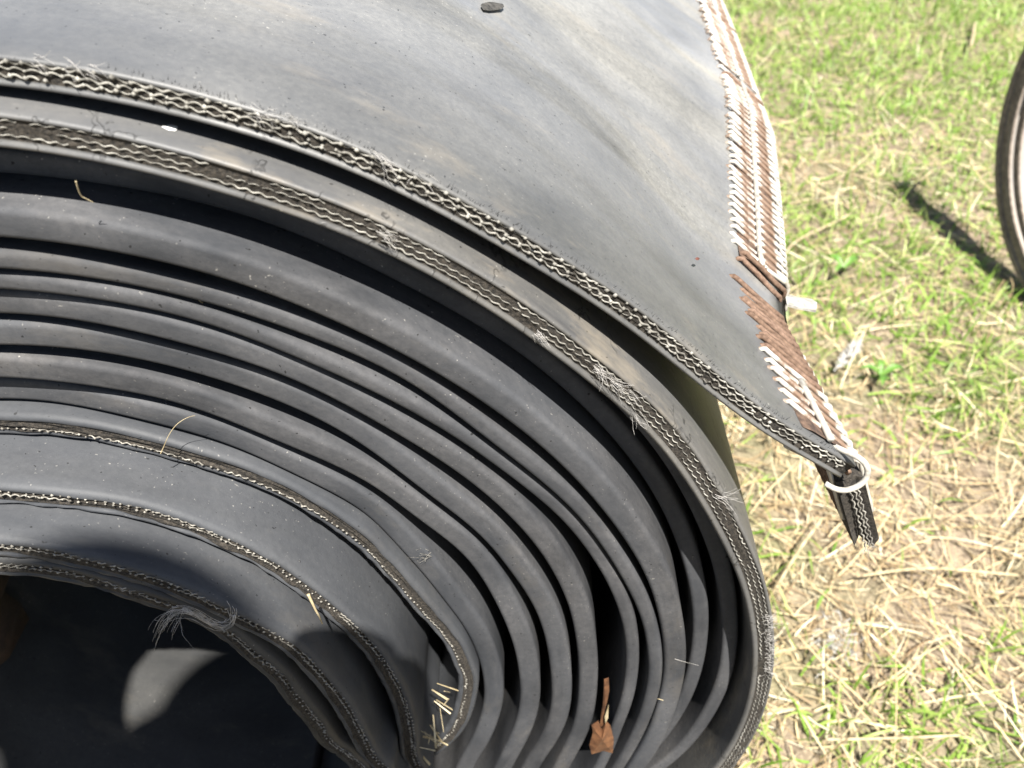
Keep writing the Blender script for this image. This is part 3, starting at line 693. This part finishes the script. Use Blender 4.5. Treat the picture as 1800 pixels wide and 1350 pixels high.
# ------------------------------------------------------------------ the photographer, whose shadow falls into the hollow
def photographer():
    J = {}; E_ = []
    def j(n, p, r, to=None):
        J[n] = (len(J), p, r)
        if to: E_.append((J[to][0], J[n][0]))
    j('pelvis', (.06, -.66, .93), .150); j('belly', (.045, -.64, 1.06), .140, 'pelvis'); j('chest', (.01, -.60, 1.22), .150, 'belly')
    j('neck', (-.015, -.53, 1.33), .055, 'chest'); j('jaw', (-.025, -.48, 1.385), .074, 'neck'); j('head', (-.02, -.432, 1.44), .096, 'jaw'); j('crown', (-.02, -.42, 1.51), .072, 'head')
    for n, sx in (('l', -1), ('r', 1)):
        j(n + 'hip', (.06 + sx * .10, -.67, .86), .095, 'pelvis'); j(n + 'knee', (.06 + sx * .13, -.60, .48), .062, n + 'hip'); j(n + 'ankle', (.06 + sx * .13, -.68, .09), .042, n + 'knee'); j(n + 'toe', (.06 + sx * .15, -.52, .045), .038, n + 'ankle')
    arms = {'l': ((-.17, -.58, 1.25), (-.135, -.370, 1.02), (-.176, -.098, .845), (-.205, -.034, .805)), 'r': ((.20, -.60, 1.25), (.16, -.44, .96), (.01, -.16, .835), (-.005, -.095, .800))}
    for n in 'lr':
        s_, e_, w_, h_ = arms[n]
        j(n + 'shoulder', s_, .066, 'chest'); j(n + 'elbow', e_, .043, n + 'shoulder'); j(n + 'wrist', w_, .027, n + 'elbow'); j(n + 'palm', h_, .033, n + 'wrist')
        d = np.array(h_) - np.array(w_); d /= np.linalg.norm(d); side = np.cross(d, (0, 0, 1)); side /= np.linalg.norm(side); dn = np.array((0, 0, -1.))
        for q, (o_, l_) in enumerate(((-.028, .062), (-.010, .072), (.010, .068), (.027, .054))):
            b = np.array(h_) + side * o_ + d * .022
            j(n + 'f%da' % q, tuple(b), .0105, n + 'palm'); j(n + 'f%db' % q, tuple(b + d * l_ * .45 + dn * .010), .009, n + 'f%da' % q); j(n + 'f%dc' % q, tuple(b + d * l_ * .75 + dn * .032), .0075, n + 'f%db' % q)
        sg = 1 if n == 'l' else -1
        tb = np.array(h_) + side * sg * .034; j(n + 'ta', tuple(tb), .012, n + 'palm'); j(n + 'tb', tuple(tb + side * sg * .016 + d * .030 + dn * .012), .0095, n + 'ta')
    vs = [v[1] for v in J.values()]; me = bpy.data.meshes.new('person'); me.from_pydata(vs, E_, []); o = bpy.data.objects.new('person', me); COL.objects.link(o)
    sk = o.modifiers.new('skin', 'SKIN'); sk.use_smooth_shade = True
    for k_, v in zip(me.skin_vertices[0].data, J.values()): k_.radius = (v[2], v[2])
    me.skin_vertices[0].data[0].use_root = True
    sb = o.modifiers.new('smooth', 'SUBSURF'); sb.levels = 1; sb.render_levels = 2
    me.materials.append(simple("dark_clothes", (0.04, 0.045, 0.06, 1), (0.08, 0.085, 0.10, 1), 40, 0.9, 0.3))
    V, Fc = [], []; n = 14      # brim added over the brow, shaped to cast more shade into the hollow
    for i in range(n + 1):
        a = math.pi * i / n
        for rr, dz in ((.060, .0), (.094, -.012)): V.append((-.012 - rr * .62 * math.cos(a), -.372 - .017 + rr * .62 * math.sin(a), 1.478 + dz))
    for i in range(n): Fc.append((i * 2, i * 2 + 1, i * 2 + 3, i * 2 + 2))
    Fc.append(tuple(range(0, 2 * n + 2, 2))[::-1])
    br = mesh_obj('shade_brim', V, Fc, M_DARK, o, False); sd_ = br.modifiers.new('thick', 'SOLIDIFY'); sd_.thickness = .003
    tag(o, 'person in dark clothes leaning over the roll with a small camera in one hand', 'person')
photographer()
def pocket_camera():
    M_CAM = simple("camera_black", (0.02, 0.02, 0.022, 1), (0.04, 0.04, 0.042, 1), 80, 0.4, 0.1)
    root = thing('pocket_camera', 'small black pocket camera held in the right hand of the leaning person', 'camera', (-.030, -.045, .772))
    def bar(x, y, z, e):
        V, Fc = [], []; ring = [(-x + e, -y), (x - e, -y), (x, -y + e), (x, y - e), (x - e, y), (-x + e, y), (-x, y - e), (-x, -y + e)]
        for k_, zz in ((.95, -z), (1, -z + e), (1, z - e), (.95, z)): V += [(a * k_, b * k_, zz) for a, b in ring]
        for a in range(3):
            for b in range(8): Fc.append((a * 8 + b, a * 8 + (b + 1) % 8, a * 8 + 8 + (b + 1) % 8, a * 8 + 8 + b))
        return V, Fc + [tuple(range(8))[::-1], tuple(range(24, 32))]
    v, f_ = bar(.046, .014, .028, .004); mesh_obj('camera_body', v, f_, M_CAM, root, False)
    Build().tube([(.012, .013, 0), (.012, .020, 0), (.012, .0201, 0), (.012, .028, 0)], [.023, .023, .019, .018], 20).obj('lens_barrel', M_CAM, root)
    Build().tube([(-.03, 0, .027), (-.03, 0, .032)], .006, 12).obj('shutter_button', M_CAM, root)
pocket_camera()

# ------------------------------------------------------------------ ground and grass
def graded(a, b, near0, near1, fine_, coarse): return np.unique(np.concatenate([np.arange(near0, near1, fine_), np.linspace(a, near0, coarse), np.linspace(near1, b, coarse)]))
gx = graded(-60, 60, -0.6, 2.6, .02, 30); gy = graded(-40, 120, 0.0, 3.4, .02, 30)
rng = np.random.default_rng(3)
def vnoise(x, y, f, seed):
    r = np.random.default_rng(seed); G = r.uniform(-1, 1, (64, 64)); u = np.mod(x * f, 63.0); v = np.mod(y * f, 63.0); i = u.astype(int); j = v.astype(int); a = smooth01(u - i); b = smooth01(v - j)
    i2 = (i + 1) % 64; j2 = (j + 1) % 64
    return (G[i, j] * (1 - a) + G[i2, j] * a) * (1 - b) + (G[i, j2] * (1 - a) + G[i2, j2] * a) * b
GX, GY = np.meshgrid(gx, gy); nearm = (np.abs(GX) < 4) & (GY < 5)
def gz(x, y): return .006 * vnoise(x + 9, y + 9, 9, 1) + .004 * vnoise(x + 9, y + 9, 23, 2) - .006
GZ = np.where(nearm, gz(np.clip(GX, -6, 6), np.clip(GY, -6, 6)), -.006)
nx_, ny_ = len(gx), len(gy)
V = np.c_[GX.ravel(), GY.ravel(), GZ.ravel()]
Fc = [(j * nx_ + i, j * nx_ + i + 1, (j + 1) * nx_ + i + 1, (j + 1) * nx_ + i) for j in range(ny_ - 1) for i in range(nx_ - 1)]
def ground_mat():
    m, t, b = new_mat("soil_and_turf"); L = t.links; oc = N(t, "ShaderNodeTexCoord")
    n1 = N(t, "ShaderNodeTexNoise", Scale=55.0, Detail=8.0, Roughness=0.7); n2 = N(t, "ShaderNodeTexNoise", Scale=6.0, Detail=5.0); n3 = N(t, "ShaderNodeTexNoise", Scale=260.0, Detail=4.0, Roughness=0.7)
    for n in (n1, n2, n3): L.new(oc.outputs['Object'], n.inputs[0])
    soil = ramp(t, n1.outputs[0], 0.32, 0.68, (0.085, 0.065, 0.047, 1), (0.28, 0.22, 0.155, 1))
    c = mix(t, math_(t, 'MULTIPLY', ramp(t, n3.outputs[0], 0.5, 0.64), 0.6), soil, (0.42, 0.35, 0.24, 1))
    c = mix(t, math_(t, 'MULTIPLY', ramp(t, n2.outputs[0], 0.45, 0.65), 0.45), c, (0.085, 0.12, 0.035, 1))
    L.new(c, b.inputs['Base Color']); b.inputs['Roughness'].default_value = 0.95; b.inputs['Specular IOR Level'].default_value = 0.2
    bp = N(t, "ShaderNodeBump", Strength=0.9, Distance=0.006); L.new(math_(t, 'ADD', n1.outputs[0], math_(t, 'MULTIPLY', n3.outputs[0], 0.4)), bp.inputs['Height']); L.new(bp.outputs[0], b.inputs['Normal'])
    return m
gr = mesh_obj('ground', V, Fc, ground_mat()); gr['kind'] = 'structure'

G1 = (0.085, 0.17, 0.016, 1); G2 = (0.18, 0.30, 0.045, 1); G3 = (0.30, 0.40, 0.10, 1)
M_GRASS = blade_mat("green_grass", [(0, G1), (.5, G2), (.85, G3), (1, (0.36, 0.38, 0.15, 1))], 0.45, 0.35)
M_STRAW = blade_mat("dry_grass", [(0, (0.20, 0.135, 0.075, 1)), (.35, (0.36, 0.275, 0.15, 1)), (.75, (0.50, 0.42, 0.25, 1)), (1, (0.62, 0.57, 0.42, 1))], 0.6, 0.2)

def blades(name, x, y, z0, length, width, lean, curve, az, segs, mat, seed, flat=False):
    r = np.random.default_rng(seed); n = len(x); k = segs + 1; t_ = np.linspace(0, 1, k)
    ca, sa = np.cos(az), np.sin(az)
    ang = lean[:, None] + curve[:, None] * t_[None]                       # angle from vertical, along the blade
    st = length[:, None] / segs
    dr = np.concatenate([np.zeros((n, 1)), np.cumsum(np.sin(ang[:, :-1]) * st, 1)], 1); dz = np.concatenate([np.zeros((n, 1)), np.cumsum(np.cos(ang[:, :-1]) * st, 1)], 1)
    side = r.uniform(-.45, .45, n)[:, None] * (dr ** 2) / (length[:, None] + 1e-6)       # sideways bend
    cx = x[:, None] + dr * ca[:, None] - side * sa[:, None]; cy = y[:, None] + dr * sa[:, None] + side * ca[:, None]
    cz = np.maximum(z0[:, None] + dz, gz(np.clip(cx, -6, 6), np.clip(cy, -6, 6)) + .0015 + .004 * r.uniform(0, 1, (n, 1)))
    wd = width[:, None] * (np.array([.8] + [1.0] * (k - 3) + [.7, .08])[None]) * .5
    tw = r.uniform(-.8, .8, n)[:, None]
    wx, wy, wz = -sa[:, None] * np.cos(tw), ca[:, None] * np.cos(tw), np.sin(tw)
    A = np.stack([cx - wx * wd, cy - wy * wd, cz - wz * wd], 2); Bv = np.stack([cx + wx * wd, cy + wy * wd, cz + wz * wd], 2)
    V = np.stack([A, Bv], 2).reshape(-1, 3)
    b0 = (np.arange(n) * 2 * k)[:, None, None] + (np.arange(segs) * 2)[None, :, None]
    Fq = (b0 + np.array([0, 1, 3, 2])[None, None]).reshape(-1, 4)
    me = bpy.data.meshes.new(name); me.vertices.add(len(V)); me.vertices.foreach_set("co", V.astype(np.float32).ravel())
    me.loops.add(Fq.size); me.loops.foreach_set("vertex_index", Fq.astype(np.int32).ravel()); me.polygons.add(len(Fq))
    me.polygons.foreach_set("loop_start", (np.arange(len(Fq)) * 4).astype(np.int32)); me.polygons.foreach_set("use_smooth", np.ones(len(Fq), bool))
    me.materials.append(mat)
    at = me.attributes.new("rnd", 'FLOAT', 'POINT'); at.data.foreach_set("value", np.repeat(r.uniform(0, 1, n), 2 * k).astype(np.float32))
    me.update(); me.validate()
    o = bpy.data.objects.new(name, me); COL.objects.link(o); o['kind'] = 'stuff'; return o

def scatter(n, x0, x1, y0, y1, dens, seed):
    r = np.random.default_rng(seed); x = r.uniform(x0, x1, n); y = r.uniform(y0, y1, n); k = r.uniform(0, 1, n) < dens(x, y); return x[k], y[k]
def green_d(x, y):
    g = .42 + .55 * vnoise(x + 9, y + 9, 4.2, 5) * 1.0 + .35 * vnoise(x + 9, y + 9, 14, 6) + np.clip((y - .75) * .8, -.14, .6)
    view = np.where((x > -.1) & (x < .25 + .85 * y) , 1, .3); return np.clip(g, .06, 1) * view
def straw_d(x, y):
    g = .75 - .3 * vnoise(x + 9, y + 9, 4.2, 5) + .2 * vnoise(x + 9, y + 9, 9, 8) - np.clip((y - .75) * .75, -.2, .55)
    view = np.where((x > -.1) & (x < .25 + .85 * y), 1, .3); return np.clip(g, .12, 1) * view
x, y = scatter(190000, -.9, 3.0, -.2, 3.6, green_d, 21); n = len(x); r = np.random.default_rng(22)
blades('grass', x, y, gz(x, y), r.uniform(.014, .050, n), r.uniform(.0010, .0032, n), np.abs(r.normal(.6, .45, n)), r.uniform(.2, 1.6, n), r.uniform(0, 6.283, n), 4, M_GRASS, 23)
x, y = scatter(170000, -.9, 3.0, -.2, 3.6, straw_d, 31); n = len(x); r = np.random.default_rng(32)
blades('dry_grass', x, y, gz(x, y) + r.uniform(0, .010, n), r.uniform(.025, .10, n) * r.choice([.4, .7, 1.15], n), r.uniform(.0006, .0019, n), r.uniform(1.1, 1.75, n), r.uniform(-.5, .6, n), r.uniform(0, 6.283, n), 5, M_STRAW, 33)

# broad-leaved weeds, larger straws and scraps on the ground
M_WEED = simple("weed_leaf", (0.05, 0.12, 0.015, 1), (0.12, 0.22, 0.04, 1), 60, 0.5, 0.3)
def weed(px, py, leaves, label, size):
    c = at_ground(px, py, .004); root = thing('weed', label, 'weed', tuple(c), 'broad-leaved weeds in the grass')
    for q, (az, l_) in enumerate(leaves):
        V, Fc = [], []; L_ = size * l_; k = 6
        for i in range(k + 1):
            u = i / k; w = .17 * L_ * math.sin(math.pi * min(1, u * .92 + .06)) ** .8; rr = L_ * u; zz = .012 * math.sin(u * 2.6) + .004
            for s_, dz in ((-1, .003), (0, 0), (1, .003)):
                V.append((rr * math.cos(az) - s_ * w * math.sin(az), rr * math.sin(az) + s_ * w * math.cos(az), zz + dz))
        for i in range(k):
            for j in range(2): Fc.append((i * 3 + j, i * 3 + j + 1, i * 3 + j + 4, i * 3 + j + 3))
        o = mesh_obj('leaf', V, Fc, M_WEED, root)
weed(1545, 668, ((.2, 1), (1.5, .8), (2.9, .9), (4.4, .9)), 'broad-leaved green weed just right of the white feather', .028)
weed(1480, 480, ((.6, 1), (2.2, 1), (3.9, .8)), 'broad-leaved green weed beside the torn gap in the belt lacing', .03)
def stalk(pl, rad, label, z=.014):
    P = fine([np.array(at_ground(px, py, z + .004 * math.sin(i))) for i, (px, py) in enumerate(pl)], 14)
    return tag(Build().tube(P, rad, 6).obj('straw_stalk', M_STRAWY), label, 'straw')
stalk([(1500, 307), (1525, 315), (1548, 323)], .0024, 'thick pale straw stub lying at the upper end of the dark shadow streak')
stalk([(1714, 38), (1711, 62), (1706, 84)], .0030, 'short upright-looking pale straw near the top right corner')
stalk([(1604, 330), (1622, 314), (1641, 298)], .0018, 'pale straw slanting across the grass above the shadow streak')
stalk([(1372, 490), (1376, 445), (1400, 420), (1450, 400), (1510, 368)], .0016, 'long bent straw leading from the lacing up into the grass')
stalk([(1500, 1015), (1620, 995), (1720, 1005), (1800, 1012)], .0014, 'long straight straw lying level across the grass right of the hanging stub')
stalk([(1360, 1040), (1405, 965), (1450, 905)], .0016, 'long straw rising from the roll towards the hanging stub')
stalk([(1440, 1300), (1560, 1298), (1700, 1292)], .0012, 'long thin straw lying flat along the bottom right')
M_FEATH = simple("feather_white", (0.20, 0.19, 0.17, 1), (0.40, 0.39, 0.37, 1), 150, 0.8, 0.3)
def feather():
    c = at_ground(1492, 622, .016); root = thing('feather', 'white downy feather lying in the grass beside the laced belt end', 'feather', tuple(c))
    B = Build(); rng = np.random.default_rng(8); ax = np.array(at_ground(1512, 596, .016) - at_ground(1470, 645, .016)); L_ = np.linalg.norm(ax); ax /= L_; sd = np.array((ax[1], -ax[0], 0))
    for q in range(90):
        u = rng.uniform(-.5, .5); s_ = rng.choice((-1, 1)); l_ = .013 * (1 - (2 * u) ** 2 * .7) * rng.uniform(.6, 1.1); p = ax * u * L_
        d = sd * s_ + ax * .8 + np.array((0, 0, rng.uniform(-.1, .5))); d /= np.linalg.norm(d); w = ax * .0011
        B.raw([p - w, p + w, p + d * l_ * .6 + w, p + d * l_ * .6 - w, p + d * l_ + np.array((0, 0, -.001))], [(0, 1, 2, 3), (3, 2, 4)])
    B.obj('vane', M_FEATH, root, False)
    Build().tube([ax * u * L_ + np.array((0, 0, .001)) for u in np.linspace(-.62, .5, 6)], np.linspace(.0008, .0003, 6), 5).obj('shaft', M_FEATH, root)
feather()
def fluff():
    c = at_ground(1478, 1128, .014); rng = np.random.default_rng(9); B = Build()
    for q in range(70):
        p = np.array(c) + rng.normal(0, 1, 3) * np.array((.010, .012, .003)); d = rng.normal(0, 1, 3) * np.array((1, 1, .4)); d /= np.linalg.norm(d)
        B.tube([p, p + d * .004 + rng.normal(0, .0006, 3), p + d * .009 + rng.normal(0, .0015, 3)], .00035, 3)
    tag(B.obj('fluff', simple("grey_fluff", (0.3, 0.3, 0.29, 1), (0.55, 0.55, 0.53, 1), 200, 0.9, 0.2)), 'tuft of grey plant fluff in the grass at the right of the roll', 'fluff')
fluff()

# ------------------------------------------------------------------ the second, loosely rolled belt at the right edge
M_LOOP_E = simple("dusty_belt_edge", (0.125, 0.10, 0.082, 1), (0.27, 0.225, 0.185, 1), 120, 0.9, 0.5)
M_LOOP_F = rubber("dusty_belt_face", (0.17, 0.15, 0.13, 1), (0.33, 0.30, 0.26, 1), 0.7, rough=0.7, streak=(6, 20))
LOOP = thing('belt_loop', 'curled end of a brown dusty belt standing on edge at the right margin', 'conveyor belt', (.698, .827, 0))
def loop_turn(dr, name='belt_turn'):
    Rz, Rx, al = .257 - dr, .257 * .98 - dr, math.radians(-75.7); t_ = .0095; n = 110; V, Fc, fm, UV = [], [], [], []
    ux = np.array((math.cos(al), math.sin(al), 0)); uy = np.array((-math.sin(al), math.cos(al), 0))
    prof = [(0, .036), (0, .028), (0, .018), (0, .002), (.0015, 0), (.0040, .0012), (.0055, .0012), (.0080, 0), (t_, .002), (t_, .02), (t_, .028), (t_, .036)]; m = len(prof)
    yo = .004 * math.sin(dr * 900)
    for i in range(n):
        a = math.radians(112 + 190 * i / (n - 1)); nv = ux * math.cos(a) * Rz / Rx + np.array((0, 0, math.sin(a))); nv /= np.linalg.norm(nv)
        c = ux * Rx * math.cos(a) + np.array((0, 0, .257 + Rz * math.sin(a)))
        for d, yv in prof: V.append(c - nv * d + uy * (yv + yo)); UV.append((a * .28, yv))
    for i in range(n - 1):
        for j in range(m):
            k = i + 1; Fc.append((i * m + j, i * m + (j + 1) % m, k * m + (j + 1) % m, k * m + j)); fm.append(1 if 3 <= j < 8 else 0)
    Fc += [tuple(range(m))[::-1], tuple((n - 1) * m + j for j in range(m))]; fm += [0, 0]
    return mesh_obj(name, V, Fc, [M_LOOP_F, M_LOOP_E], LOOP, True, fm, UV)
for dr in (0, .0100, .0202, .0306): loop_turn(dr)
